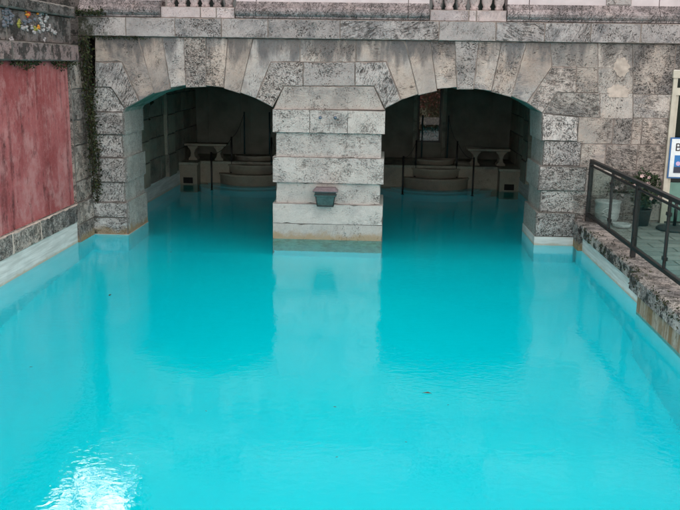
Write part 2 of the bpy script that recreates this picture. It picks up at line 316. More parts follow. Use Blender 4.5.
EDGE = random.Random(5)
class MB:
    def __init__(s): s.bm = bmesh.new()
    def face(s, vs, mi=0, smooth=False):
        try:
            f = s.bm.faces.new(vs); f.material_index = mi; f.smooth = smooth; return f
        except ValueError: return None
    def block(s, poly, d0, d1, ch=.012, mp=XZ, back=True, mi=0):
        """a cut stone: outline poly, front at depth d0 with a chamfer that shows the mortar, back at d1"""
        fine_ = []                                          # worn, slightly uneven arrises
        n0 = len(poly)
        for i in range(n0):
            p_, q_ = Vector(poly[i]), Vector(poly[(i+1) % n0]); k_ = max(1, int((q_-p_).length/.09))
            for j in range(k_): v_ = p_.lerp(q_, j/k_); fine_.append((v_.x, v_.y))
        poly = fine_
        base_ = inset(poly, 1.0); ins = []
        for pa_, pb__ in zip(poly, base_):
            c_ = ch*(.55+.9*EDGE.random()) + (EDGE.random()*.022 if ch > .0045 and EDGE.random() < .10 else 0)
            ins.append((pa_[0]+(pb__[0]-pa_[0])*c_, pa_[1]+(pb__[1]-pa_[1])*c_))
        A = [s.bm.verts.new(mp(u, v, d1)) for u, v in poly]
        B = [s.bm.verts.new(mp(u, v, d0+ch*1.2)) for u, v in poly]
        C = [s.bm.verts.new(mp(u, v, d0)) for u, v in ins]
        n = len(poly)
        s.face(C, mi)
        if back: s.face(A[::-1], mi)
        for i in range(n):
            j = (i+1) % n
            s.face((A[i], A[j], B[j], B[i]), mi); s.face((B[i], B[j], C[j], C[i]), 1)
    def box(s, x0, x1, y0, y1, z0, z1, mi=0, bev=0.0):
        lo = (min(x0, x1), min(y0, y1), min(z0, z1)); hi = (max(x0, x1), max(y0, y1), max(z0, z1))
        r = bmesh.ops.create_cube(s.bm, size=1.0)
        for v in r['verts']:
            v.co = Vector([(lo[k]+hi[k])/2 + v.co[k]*(hi[k]-lo[k]) for k in range(3)])
        fs = {f for v in r['verts'] for f in v.link_faces}
        for f in fs: f.material_index = mi
        if bev:
            es = list({e for v in r['verts'] for e in v.link_edges})
            rr = bmesh.ops.bevel(s.bm, geom=es, offset=bev, segments=2, affect='EDGES', profile=.6)
            for f in rr['faces']: f.material_index = mi
    def tube(s, pts, rad, seg=10, mi=0, cap=True):
        pts = [Vector(p) for p in pts]; rings = []
        rads = rad if isinstance(rad, (list, tuple)) else [rad]*len(pts)
        for i, p in enumerate(pts):
            d = (pts[min(i+1, len(pts)-1)]-pts[max(i-1, 0)]).normalized()
            a = d.orthogonal().normalized() if abs(d.z) < .9 else Vector((1, 0, 0))
            a = (a-d*a.dot(d)).normalized(); b = d.cross(a)
            rings.append([s.bm.verts.new(p+(a*math.cos(2*math.pi*k/seg)+b*math.sin(2*math.pi*k/seg))*rads[i]) for k in range(seg)])
        for i in range(len(rings)-1):
            for k in range(seg):
                s.face((rings[i][k], rings[i][(k+1) % seg], rings[i+1][(k+1) % seg], rings[i+1][k]), mi, True)
        if cap:
            s.face(rings[0][::-1], mi); s.face(rings[-1], mi)
    def lathe(s, prof, c=(0, 0, 0), seg=20, mi=0, a0=0.0, a1=2*math.pi, square=0.0):
        c = Vector(c); full = abs(a1-a0-2*math.pi) < 1e-6
        rings = []
        for r, z in prof:
            ring = []
            for k in range(seg if full else seg+1):
                a = a0+(a1-a0)*k/seg; rr = r
                if square: rr = r*(1-square) + square*r/max(abs(math.cos(a)), abs(math.sin(a)))
                ring.append(s.bm.verts.new(c+Vector((math.cos(a)*rr, math.sin(a)*rr, z))))
            rings.append(ring)
        m = len(rings[0])
        for i in range(len(rings)-1):
            for k in range(m if full else m-1):
                s.face((rings[i][k], rings[i][(k+1) % m], rings[i+1][(k+1) % m], rings[i+1][k]), mi, True)
        s.face(rings[0][::-1], mi); s.face(rings[-1], mi)
    def strip(s, prof, a, b, axis='X', mi=0):
        """a moulding: profile of (depth, z) pairs swept from a to b along X"""
        P = [[s.bm.verts.new(Vector((x, d, z)) if axis == 'X' else Vector((d, x, z))) for d, z in prof] for x in (a, b)]
        n = len(prof)
        for i in range(n):
            j = (i+1) % n
            s.face((P[0][i], P[0][j], P[1][j], P[1][i]), mi)
        s.face(P[0][::-1], mi); s.face(P[1], mi)
    def leaf(s, p, d, nrm, ln, wd, mi=0, fold=.25):
        p = Vector(p); d = Vector(d).normalized(); nrm = Vector(nrm)
        sd = d.cross(nrm)
        if sd.length < 1e-4: sd = d.orthogonal()
        sd.normalize(); up = sd.cross(d)
        a = s.bm.verts.new(p); b = s.bm.verts.new(p+d*ln)
        m1 = s.bm.verts.new(p+d*ln*.45+sd*wd*.5+up*wd*fold); m2 = s.bm.verts.new(p+d*ln*.45-sd*wd*.5+up*wd*fold)
        s.face((a, m1, b), mi); s.face((a, b, m2), mi)
    def blob(s, c, r, sx=1, sy=1, sz=1, mi=0, sub=1, jit=.12):
        rr = bmesh.ops.create_icosphere(s.bm, subdivisions=sub, radius=1.0)
        for v in rr['verts']:
            k = r*(1+random.uniform(-jit, jit))
            v.co = Vector(c)+Vector((v.co.x*sx, v.co.y*sy, v.co.z*sz))*k
        for f in {f for v in rr['verts'] for f in v.link_faces}: f.material_index = mi; f.smooth = True
    def build(s, name, mats, parent=None, recalc=True):
        if recalc: bmesh.ops.recalc_face_normals(s.bm, faces=s.bm.faces[:])
        me = bpy.data.meshes.new(name); s.bm.to_mesh(me); s.bm.free()
        for m in (mats if isinstance(mats, (list, tuple)) else [mats]): me.materials.append(M[m])
        o = bpy.data.objects.new(name, me); col.objects.link(o)
        if parent:
            o.parent = parent; pl = parent.location.copy(); q = parent.parent
            while q: pl += q.location; q = q.parent
            o.location = -pl                      # meshes are written in world metres
        return o

def tag(o, label, cat, group=None):
    o['label'] = label; o['category'] = cat
    if group: o['group'] = group
    return o
def thing(name, loc, label, cat, group=None):
    o = bpy.data.objects.new(name, None); col.objects.link(o); o.location = loc; o.empty_display_size = .2
    return tag(o, label, cat, group)
def structure(o): o['kind'] = 'structure'; return o

# ------------------------------------------------------------------ key dimensions (metres, water at 0)
XL, XR = -5.55, 3.64               # pool sides
ZC0, ZC1 = 3.69, 4.03              # string course
TH = 1.30                          # facade thickness
YB = 9.4                           # back wall of the grotto
ZT = .60                           # terrace in the grotto

# ------------------------------------------------------------------ setting
g = MB()
def ring(o, i, z0, z1):
    ov = [g.bm.verts.new((x, y, z0)) for x, y in o]; iv = [g.bm.verts.new((x, y, z1)) for x, y in i]
    for k in range(4): g.face((ov[k], ov[(k+1) % 4], iv[(k+1) % 4], iv[k]))
ring([(-600, -600), (600, -600), (600, 600), (-600, 600)], [(-5.95, -14.3), (4.0, -14.3), (4.0, 10.2), (-5.95, 10.2)], .40, .40)
structure(g.build('ground', 'ground'))
m = MB()
ys = [-14.3, -9, -7, -5, -3, -1, 0, 1.3, 5, 10.2]; zs = [-2.5, -2.4, -2.25, -2.0, -1.75, -1.5, -1.36, -1.3, -1.3, -1.3]
rows = [[m.bm.verts.new((x, y, z)) for x in (-5.95, 4.0)] for y, z in zip(ys, zs)]
for a, b in zip(rows, rows[1:]): m.face((a[0], a[1], b[1], b[0]))
structure(m.build('pool_floor', 'floor'))
m = MB(); m.box(XL-.03, XR+.02, -14.05, 9.0, -2.8, 0)
structure(m.build('water', 'water'))
m = MB(); m.box(3.95, 12, -12, -.03, .30, .47)
structure(m.build('paving', 'paving'))

# ------------------------------------------------------------------ the arcade building
house = thing('arcade_building', (-1.03, 0, 0), 'weathered stone bathhouse front with two low arches opening over the turquoise pool', 'building')
S2 = ['stone', 'mortar', 'elbow']
SY = 40
# left arch ring, stone by stone
iL = [(125, 108.5), (139, 101), (154.3, 93), (170.6, 88.5), (186, 86), (206, 85.3), (224, 87.5), (240, 92.6), (256, 98.5), (272.5, 107)]
tL = [138, 162, 184, 206, 228, 253]
iR = [(385, 108.5), (401, 100), (418.5, 94.3), (437, 90), (457, 88.2), (473.5, 88.2), (491.5, 90.6), (511, 95.8), (527, 103), (542, 113)]
tR = [405, 430, 455, 479, 502, 527, 550.6]
def drop(a, b, k): return (a[0], a[1]+k), (b[0], b[1]+k)
ZTOP = ZC0
def top(x, px_y=40): return (onY(x, px_y).x, ZTOP)
def V(ptl): return F([ptl])[0]
m = MB()
jit = [0.3, -.4, .8, .1, .5, -.5, .6, .2, .7, 0, .4]
def vous(x0, x1, a, b, k, pr=0.0):
    mi = 2 if k in (2, 6) else 0
    a, b = drop(a, b, jit[k % 11]*2.0)
    m.block([top(x0), V(a), V(b), top(x1)], -pr, TH, .008, mi=mi)
m.block([V((95, 62)), V((95, 87)), V((111, 87)), V((125, 108.5)), V((139, 101)), V((122, 62))], -.012, TH, .011, mi=2)
m.block([top(95), V((95, 62)), V((122, 62)), V((139, 101)), V((154.3, 92.3)), top(138)], -.004, TH, .011)
for k in range(5): vous(tL[k], tL[k+1], iL[k+2], iL[k+3], k, (0, .006, .02, .004, .010)[k])
m.block([top(253), V(iL[7]), V(iL[8]), V((271, 62)), V((300, 62)), top(300)], 0, TH, .011)
m.block([V((271, 62)), V(iL[8]), V(iL[9]), V((284, 86)), V((303, 86)), V((303, 62))], -.014, TH, .011, mi=2)
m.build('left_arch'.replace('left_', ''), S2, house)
m = MB()
m.block([V((355, 62)), V((355, 86)), V((374, 86)), V(iR[0]), V(iR[1]), V((386, 61.5))], -.014, TH, .011, mi=2)
m.block([top(356), V((356, 62)), V((386, 61.5)), V(iR[1]), V(iR[2]), top(405)], 0, TH, .011)
for k in range(5): vous(tR[k], tR[k+1], iR[k+2], iR[k+3], k+4, (.010, .0, .018, .004, .012, .0)[k])
m.block([top(527), V(iR[7]), V(iR[8]), V((552, 67)), top(550.6)], 0, TH, .011)
m.block([V((552, 67)), V(iR[8]), V(iR[9]), V((557, 92.5)), V((576, 92.5)), V((576, 67.3))], -.016, TH, .011, mi=2)
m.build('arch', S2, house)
# wall fields between and beside the arches
m = MB()
m.block([top(300), V((300, 62)), V((356, 62)), top(356)], .002, TH, .007)
m.block([V((303, 62)), V((303, 86)), V((355, 86)), V((355, 62))], -.004, TH, .011, mi=2)
X578, X613, X632, X642, XD = [onY(v, 130).x for v in (578, 613, 632, 642, 668)]
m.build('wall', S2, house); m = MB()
def q(x0, y0, x1, y1, d=0.0, ch=.008):
    m.block([V((x0, y0)), V((x0, y1)), V((x1, y1)), V((x1, y0))], d, TH, ch)
b_ = 68.2
m.block([top(550.6), V((552, 67)), V((598, b_-.4)), top(598)], 0, TH, .006)
m.block([top(598), V((598, b_-.4)), V((633, b_)), top(633)], .003, TH, .006)
q(576, 67.4, 598, 92.6, .002); q(598, 67.6, 633, 93.4, 0)
m.block([V((557, 92.5)), V((542, 113)), V((600, 118.5)), V((600, 93))], -.003, TH, .008)
q(600, 93, 633, 118.8, .001)
zq = V((633, 94))[1]; m.block([top(633), V((633, 94)), (XD, zq), (XD, ZTOP)], -.012, TH, .008)
m.block([V((633, 94)), (V((633, 119.2))[0], 2.38), (XD, 2.38), (XD, zq)], -.004, TH, .008)
zr = [V((600, y))[1] for y in (118.8, 143, 168, 192.5, 215)]
zr = [2.36, 1.90, 1.43, .95, .50]
def wl(xs, z1, z0, d=0.0):
    for a, b in zip(xs, xs[1:]): m.block([(a, z0), (b, z0), (b, z1), (a, z1)], d+random.uniform(-.004, .006), TH, .010)
wl([X578, X613, X632, X642, XD], zr[0]+.02, zr[1], 0)
wl([3.6, 4.05, 4.62, XD], zr[1], zr[2])
wl([X578-.2, 4.2, 4.75, XD], zr[2], zr[3])
wl([X578, 4.45, XD], zr[3], zr[4]); wl([X578-.2, 4.3, XD], zr[4], .0)
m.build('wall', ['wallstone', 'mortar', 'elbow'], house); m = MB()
wl([6.52, 7.6, 9.0], ZTOP, 2.4); wl([6.52, 7.2, 9.0], 2.4, 1.2); wl([6.52, 7.9, 9.0], 1.2, 0.)
m.build('wall', ['wallstone', 'mortar', 'elbow'], house); m = MB()
m.block([(XD, 3.24), (6.52, 3.24), (6.52, ZTOP), (XD, ZTOP)], .004, TH, .01)
m.build('wall', ['wallstone', 'mortar', 'elbow'], house)
m = MB()
def patch_poly(cx, cy, rx, ry, n=34, flat=0):
    pts = []
    for k in range(n):
        a = 2*math.pi*k/n; r_ = 1+random.uniform(-.16, .16)
        yy = math.sin(a)*ry*r_
        if flat and yy > ry*.5: yy = ry*.62
        pts.append((cx+math.cos(a)*rx*r_, cy+yy))
    return F(pts)
m.block(patch_poly(621.5, 67.5, 8, 9.5), -.006, .02, .003)
m.build('mortar_patch', ['patch', 'patch'], house)
m = MB(); m.block(patch_poly(618.5, 92.5, 11, 8, flat=1), -.007, .02, .003)
m.build('mortar_patch', ['patch', 'patch'], house)
for cx, cy, rx, ry in ((139.5, 51, 4, 3.2),):
    pass

# piers
def pier(bands, x0, x1, proud=.05, parts=1, mats=('pier', 'mortar'), z_low=-.6, dback=TH, side='both', splits=None):
    mm = MB()
    for k, (z1, z0, pr) in enumerate(bands):
        e = proud if pr else 0.0
        a = x0 - (e if side in ('both', 'l') else 0) ; b = x1 + (e if side in ('both', 'r') else 0)
        cuts = [a] + (splits[k] if splits else []) + [b]
        for u, v in zip(cuts, cuts[1:]):
            mm.block([(u, z0), (v, z0), (v, z1), (u, z1)], -e+random.uniform(-.002, .002), dback+(e if pr else 0), .005)
    o = mm.build('pier', list(mats), house); return o
zc = lambda x, y: onY(x, y).z
cz = [zc(327, v) for v in (110, 133, 157.5, 183, 204)]
cp = pier([(cz[0], cz[1], 1), (cz[1], cz[2], 0), (cz[2], cz[3], 1), (cz[3], cz[4], 0), (cz[4], .30, 1), (.30, -1.6, 1)],
     -2.012, -.052, .058, mats=('pier', 'mortar_shade'), splits=[[-1.38, -.68], [], [], [], [], []])  # dark chamfers stand in for the shade line under the proud bands
mm = MB(); mm.block(F([(273.2, 109.6), (384.8, 110.2), (374, 86.3), (284, 86)]), -.004, TH, .010)
mm.build('pier_cap_stone', ['cap', 'mortar'], house)
for px in (320.3, 335.3):
    p = onY(px, 117.5, -.05); mm = MB()
    mm.lathe([(.030, 0), (.030, .02), (.018, .03), (.018, .05), (.004, .055)], (0, 0, 0), 12)
    bmesh.ops.rotate(mm.bm, verts=mm.bm.verts[:], matrix=Matrix.Rotation(R(90), 3, 'X')); bmesh.ops.translate(mm.bm, verts=mm.bm.verts[:], vec=(p.x, -.059, p.z))
    mm.build('bolt', 'bolt', cp)
# left pier
lz = [zc(110, v) for v in (87, 112, 134.7, 157.6, 182, 202)]
pier([(lz[0]-.0, lz[1], 0), (lz[1], lz[2], 1), (lz[2], lz[3], 0), (lz[3], lz[4], 1), (lz[4], lz[5], 0), (lz[5], .36, 1), (.36, -.6, 1)], -5.56, -4.905, .045, mats=('rough', 'mortar'), side='r',
     splits=None) if False else None
mm = MB()
def pb(poly, e, sp=None): mm.block(poly, -e, TH+e, .013)
xj = -4.862
pb([(-5.56, lz[0]), (V((111, 87))[0], lz[0]), V((125, 108.5)), (xj-.012, lz[1]), (-5.56, lz[1])], 0)
for z1, z0, e in ((lz[1], lz[2], .035), (lz[2], lz[3], 0), (lz[3], lz[4], .045), (lz[4], lz[5], 0.01), (lz[5], .33, .05), (.33, -1.6, .05)):
    pb([(-5.56, z0), (xj-.045+e, z0), (xj-.045+e, z1), (-5.56, z1)], e)
mm.build('pier', ['rough', 'mortar_shade'], house)
# right pier
mm = MB()
rz = [zc(556, v) for v in (114, 141, 166, 190.5, 212.5, 236.5)]
xr0 = 2.868
pb([V((542, 113)), (xr0+.01, rz[1]), (X578, rz[1]), (X578, 2.385), V((578, 117))], .02)
pb([(xr0+.05, rz[2]), (3.6, rz[2]), (3.6, rz[1]), (xr0+.05, rz[1])], 0)
pb([(xr0-.005, rz[3]), (3.72, rz[3]), (3.72, rz[2]), (xr0-.005, rz[2])], .045)
pb([(xr0+.05, rz[4]), (3.72, rz[4]), (3.72, rz[3]), (xr0+.05, rz[3])], 0)
pb([(xr0-.01, rz[5]), (3.58, rz[5]), (3.58, rz[4]), (xr0-.01, rz[4])], .055)
pb([(3.58, -1.6), (3.72, -1.6), (3.72, rz[4]), (3.58, rz[4])], .0)
mm.build('pier', ['rough', 'mortar_shade'], house)
mm = MB(); mm.box(xr0-.022, 3.58, -.068, TH+.06, -1.6, rz[5]); mm.build('pier_plinth', 'tile', house)
mm = MB(); mm.box(-5.565, xj+.018, -.065, TH+.06, -1.6, .008); mm.build('pier_plinth', 'tile', house)

# string course
mm = MB()
xs = [onY(v, 30, -.07).x for v in (78, 126, 175, 221.5, 268, 340, 439, 496, 545, 590.7, 641)] + [6.3, 7.7, 9.0]
for a, b in zip(xs, xs[1:]):
    e = random.uniform(-.006, .006)
    mm.block([(a, ZC0+.002), (b, ZC0+.002), (b, ZC1), (a, ZC1)], -.075+e, .5, .010)
mm.build('string_course', ['band', 'mortar'], house)
mm = MB(); mm.box(-5.5, 9, .5, 9.9, 3.72, ZC1-.004); mm.build('roof_terrace', 'paving', house)

# balustrade above the string course
bx = lambda px: onY(px, 8, -.02).x
def opening(pa, pb_, ctr):
    a, b = bx(pa), bx(pb_)
    mm = MB()
    xs = [a] + sorted(random.uniform(a+.3, b-.3) for _ in range(2)) + [b]
    for u, v in zip(xs, xs[1:]): mm.block([(u, ZC1), (v, ZC1), (v, 4.225), (u, 4.225)], -.055, .32, .010)
    o = mm.build('balustrade', ['pinkstone', 'mortar'], house)
    c0 = None
    for cx in ctr:
        x = bx(cx)
        if c0 is None:
            k = MB()
            k.lathe([(.075, 4.226), (.075, 4.27), (.058, 4.285), (.092, 4.36), (.098, 4.43), (.085, 4.52), (.052, 4.66), (.046, 4.72), (.062, 4.75), (.05, 4.77), (.074, 4.79), (.074, 4.83)], (x, .10, 0), 16, square=.35)
            c0 = k.build('baluster', 'pinkstone', o); x0 = x
        else:
            c = c0.copy(); col.objects.link(c); c.parent = o; c.location = c0.location + Vector((x-x0, 0, 0))
    mm = MB(); mm.strip([(-.08, 4.83), (-.10, 4.88), (-.10, 4.97), (.30, 4.97), (.30, 4.88), (.28, 4.83)], a-.05, b+.05)
    mm.build('handrail_stone', 'pinkstone', o)
    return o
opening(161, 235, (169.4, 181, 193, 204.5, 216.2, 227.8))
opening(430, 507, (437.5, 449.6, 462.5, 474.8, 487.4, 499.8))
def pedestal(pa, pb_, blocks=()):
    a, b = bx(pa), bx(pb_)
    mm = MB()
    prof = [(-.02, ZC1), (-.06, 4.045), (-.06, 4.075), (-.085, 4.085), (-.115, 4.115), (-.128, 4.16), (-.115, 4.205), (-.085, 4.235), (-.05, 4.245), (-.05, 4.285), (-.025, 4.30), (-.02, 4.33), (.34, 4.33), (.34, ZC1)]
    mm.strip(prof, a, b)
    o = mm.build('parapet_moulding', ['mould'], house)
    k = MB(); k.strip([(-.005, 4.331), (-.005, 4.80), (-.10, 4.85), (-.10, 4.97), (.34, 4.97), (.34, 4.331)], a+.003, b-.003); k.build('parapet_panel', 'pinkpanel', o)
    for x0, x1 in blocks:
        k = MB(); k.block([(bx(x0), 4.34), (bx(x1), 4.34), (bx(x1), 4.78), (bx(x0), 4.78)], -.03, .05, .01); k.build('parapet_block', ['band', 'mortar'], o)
pedestal(236, 256); pedestal(256.5, 408); pedestal(408.5, 429.5)
pedestal(80, 160.5)
pedestal(507.5, 529); pedestal(529.5, 659, ((606, 631),)); pedestal(659.5, 790)

mm = MB()
for z0, z1 in ((0, .7), (.7, 1.4), (1.4, 2.1), (2.1, 2.9), (2.9, 3.69), (3.69, 4.03), (4.03, 4.9)): mm.block([(-8.5, z0), (-5.562, z0), (-5.562, z1), (-8.5, z1)], -.02, TH, .012)
mm.build('wall', ['leftstone', 'mortar_shade'], house)
# upper storey, set back on the roof terrace; height shaped to block reflected sky
mm = MB()
UY = 2.3
ops = [(bx(163)-.5, bx(235)+.1), (bx(430)-.2, bx(507)+.4), (4.4, 8.1)]  # last opening added to darken the water's reflection on the right
cx_ = [-5.45] + [v for o_ in ops for v in o_] + [9.0]
for a, b in zip(cx_[::2], cx_[1::2]): mm.box(a, b, UY, UY+.4, ZC1, 8.6)
for a, b in ops: mm.box(a-.003, b+.003, UY+.004, UY+.396, 6.3, 8.6)
mm.box(-5.45, -5.05, UY+.4, 9.6, ZC1, 8.6); mm.box(8.6, 9, UY+.4, 9.6, ZC1, 8.6); mm.box(-5.05, 8.6, 9.2, 9.6, ZC1, 8.6)
mm.build('upper_storey', 'stucco', house)
mm = MB(); mm.box(-5.7, 9.2, UY-.3, 9.9, 8.6, 8.8); mm.build('eaves', 'stucco', house)
for a, b in ops:
    mm = MB(); mm.box(a, b, UY+.25, UY+.28, ZC1, 6.3); w = mm.build('glazed_door', 'darkglass', house)

# grotto inside
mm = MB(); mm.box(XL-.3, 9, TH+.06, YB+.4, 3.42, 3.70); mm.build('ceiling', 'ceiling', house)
def sidewall(X0, mp, name):
    mm = MB()
    zc_ = [.38, .95, 1.45, 1.95, 2.45, 2.95, 3.42]
    for r_, (z0, z1) in enumerate(zip(zc_, zc_[1:])):
        y = TH+.05; k = 0
        while y < YB-.05:
            ln = random.uniform(.7, 1.15); y2 = min(y+ln, YB)
            if YB-y2 < .35: y2 = YB
            d = random.uniform(-.012, .012)
            mm.block([(y, z0), (y2, z0), (y2, z1), (y, z1)], d, .35, .014, mp); y = y2
    for yc in (3.1, 5.6):                                  # shallow pilasters
        for z0, z1 in zip(zc_, zc_[1:]): mm.block([(yc, z0), (yc+.75, z0), (yc+.75, z1), (yc, z1)], -.10+random.uniform(-.02, .01), .02, .016, mp)
    o = mm.build('inner_wall', ['inner', 'mortar_shade'], house)
sidewall(XL, YZp(XL), 'l'); sidewall(XR, YZm(XR), 'r')
for X0, s_ in ((XL, -1), (XR, 1)):
    mm = MB(); mm.box(X0+s_*-.03, X0+s_*.3, TH+.07, YB, -1.6, .385); mm.build('inner_tile_band', 'tile', house)
# back wall with recessed panels and one glazed opening
WX0, WX1 = .97, 1.63
mm = MB()
mm.box(XL-.2, WX0, YB, YB+.3, 0, 3.5); mm.box(WX1, XR+.2, YB, YB+.3, 0, 3.5); mm.box(WX0-.003, WX1+.003, YB+.004, YB+.296, 0, 1.05); mm.box(WX0-.003, WX1+.003, YB+.004, YB+.296, 2.75, 3.5)
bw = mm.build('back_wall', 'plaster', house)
for a, b in ((.25, .84), (2.02, 3.05), (-5.2, -4.3), (-3.95, -2.95), (-2.6, -1.6), (-1.1, -.15)):
    k = MB(); z0, z1 = .98, 2.46
    k.box(a, b, YB-.02, YB-.001, z0, z1); 
    k.box(a-.06, a, YB-.05, YB-.001, z0-.06, z1+.06); k.box(b, b+.06, YB-.05, YB-.001, z0-.06, z1+.06)
    k.box(a, b, YB-.05, YB-.001, z1, z1+.06); k.box(a, b, YB-.05, YB-.001, z0-.06, z0)
    k.build('wall_panel', 'plaster', bw)
for a in (WX0-.14, WX1+.04):
    k = MB(); k.box(a, a+.10, YB-.12, YB-.002, ZT, 3.4); k.build('jamb_post', 'inner', bw)
k = MB(); k.box(WX0, WX1, YB+.12, YB+.13, 1.05, 2.75); wn_ = k.build('window', 'dimglass', house)
k = MB()
for a, b, c, d in ((WX0, WX0+.04, 1.05, 2.75), (WX1-.04, WX1, 1.05, 2.75), (WX0+.04, WX1-.04, 1.05, 1.10), (WX0+.04, WX1-.04, 2.70, 2.75)): k.box(a, b, YB+.09, YB+.16, c, d)
k.build('window_frame', 'iron', wn_)

# terrace with a lip, corner plinths with square drain holes
mm = MB()
mm.box(XL-.05, XR+.05, 7.47, YB+.05, -1.6, .53); mm.build('inner_terrace', 'cream', house)
mm = MB(); mm.box(XL-.05, XR+.05, 7.40, YB+.05, .535, ZT); mm.build('terrace_slab', 'inner', house)
for a, b, h0 in ((XL, -5.05, -5.30), (3.10, XR, 3.36)):
    mm = MB(); mm.box(a, b, 7.03, 7.47, -1.6, .53, 0, .008); o = mm.build('corner_plinth', 'cream', house)
    k = MB(); k.box(a-.02 if a < 0 else a-.03, b+.03 if a < 0 else b, 6.99, 7.396, .536, .598); k.build('plinth_slab', 'inner', o)
    k = MB(); k.box(h0-.13, h0+.13, 7.022, 7.04, .03, .19); k.build('drain_hole', 'vent', o)

# door in the right part of the facade
fx = onY(670, 94).x
mm = MB(); mm.box(fx+.12, 6.40, .10, .12, .5, 2.83)
door = mm.build('door', 'darkglass', house)
k = MB(); k.box(XD, fx+.10, -.05, .3, .47, 3.10); k.box(6.38, 6.52, -.05, .3, .47, 3.10); k.box(fx+.10, 6.38, -.05, .3, 2.80, 2.93); k.build('door_frame', 'cream_paint', door)
k = MB(); k.box(XD-.02, 6.54, -.07, .3, 3.10, 3.238) ; k.build('lintel', 'cream_paint', door)
k = MB(); k.box(fx+.10, 6.38, .06, .08, 2.93, 3.10); k.build('transom_window', 'darkglass', door)
k = MB(); k.box(fx+.12, 5.7, .02, .09, .5, 1.22); k.build('door_panel', 'green_panel', door)
k = MB(); k.box(fx+.10, fx+.16, .0, .12, .5, 2.8); k.box(5.70, 5.78, .0, .12, .5, 2.8); k.build('door_stile', 'cream_paint', door)

# ------------------------------------------------------------------ poster on the door
pa = onY(671, 137, -.08); pz0 = 1.31; pz1 = 2.05; px0 = pa.x; px1 = px0+.55
post = thing('poster', ((px0+px1)/2, -.08, pz0), 'white and blue poster in a blue frame hung on the dark glass door', 'poster')
def posterpart(name, c):
    if name+'_ink' not in M: M[name+'_ink'] = plain(name+'_ink', c, .4, 0, .1, 20)
    return name+'_ink'
k = MB(); k.box(px0, px1, -.075, -.06, pz0, pz1); k.build('backing_board', posterpart('blue', (.03, .12, .30)), post)
k = MB(); k.box(px0+.025, px1-.025, -.080, -.076, pz0+.025, pz1-.025); k.build('paper', posterpart('paper', (.70, .76, .78)), post)
k = MB(); k.box(px0+.10, px1-.06, -.0845, -.081, pz0+.10, pz0+.42); pic = k.build('printed_picture', posterpart('sea', (.02, .16, .42)), post)
k = MB(); k.box(px0+.10, px1-.06, -.0885, -.085, pz0+.10, pz0+.21); k.build('picture_band', posterpart('night', (.03, .035, .06)), pic)
k = MB(); k.lathe([(.04, 0), (.04, .003)], (0, 0, 0), 16); bmesh.ops.rotate(k.bm, verts=k.bm.verts[:], matrix=Matrix.Rotation(R(90), 3, 'X')); bmesh.ops.translate(k.bm, verts=k.bm.verts[:], vec=(px0+.17, -.085, pz0+.27)); k.build('picture_spot', posterpart('spot', (.55, .40, .60)), pic)
tc = bpy.data.curves.new('lettering', 'FONT'); tc.body = 'Bo'; tc.size = .20; tc.extrude = .002
to = bpy.data.objects.new('lettering', tc); col.objects.link(to)
dg = bpy.context.evaluated_depsgraph_get(); me = bpy.data.meshes.new_from_object(to.evaluated_get(dg)); bpy.data.objects.remove(to)
me.materials.clear(); me.materials.append(M[posterpart('black', (.015, .015, .02))])
lo = bpy.data.objects.new('lettering', me); col.objects.link(lo); lo.parent = post
lo.rotation_euler = (R(90), 0, 0); lo.location = Vector((px0+.09, -.083, pz0+.50))-post.location

# ------------------------------------------------------------------ left garden wall
gw = thing('garden_wall', (XL, -7, 0), 'red plastered garden wall with stone base and mossy shell parapet beside the pool', 'wall')
YW0, YW1 = -.82, -14.0
mm = MB(); mm.box(XL-.5, XL-.045, YW1, YW0, .69, 3.23); mm.build('plaster_panel', 'stucco_red', gw)
mm = MB(); ys_ = [YW0]; 
while ys_[-1] > YW1+.9: ys_.append(ys_[-1]-random.uniform(1.0, 1.9))
ys_[-1] = YW1
for a, b in zip(ys_[1:], ys_): mm.block([(a, .37), (b, .37), (b, .71), (a, .71)], -.02+random.uniform(-.008, .008), .5, .018, YZp(XL))
mm.build('base_course', ['base', 'patch'], gw)
mm = MB(); mm.box(XL-.5, XL, YW1, -.068, -2.9, .368); mm.build('tile_band', 'tile', gw)
mm = MB()                                                  # grey stone strip in the corner
zz = [.72, 1.1, 1.75, 2.2, 2.75, 3.23]
for a, b in zip(zz, zz[1:]): mm.block([(YW0, a), (-.055, a), (-.055, b), (YW0, b)], random.uniform(-.02, .0), .4, .014, YZp(XL+.01))
for a, b in ((-.02, .33), (.33, .72)): mm.block([(YW0-.03, a), (-.058, a), (-.058, b), (YW0-.03, b)], -.05, .4, .014, YZp(XL))
mm.build('corner_pilaster', ['base', 'mortar_shade'], gw)
mm = MB(); ys2 = [-.60, -1.9, -3.4, -4.7, -6.2, -8, -10, -12, -14]
for a, b in zip(ys2[1:], ys2): mm.block([(a, 3.235), (b, 3.235), (b, 3.515), (a, 3.515)], -.10+random.uniform(-.01, .01), .5, .016, YZp(XL))
mm.build('cornice', ['leftcorn', 'mortar_shade'], gw)
mm = MB(); ys3 = [-.66, -2.6, -3.3, -5.5, -8, -11, -14]
for a, b in zip(ys3[1:], ys3): mm.block([(a, 3.515), (b, 3.515), (b, 3.98), (a, 3.98)], .0, .4, .02, YZp(XL))
par = mm.build('parapet', ['leftstone', 'mortar_shade'], gw)
mm = MB()
for a, b in zip(ys2[1:], ys2): mm.block([(a, 3.98), (b, 3.98), (b, 4.16), (a, 4.16)], -.08, .45, .02, YZp(XL))
mm.build('parapet_coping', ['leftstone', 'mortar_shade'], gw)
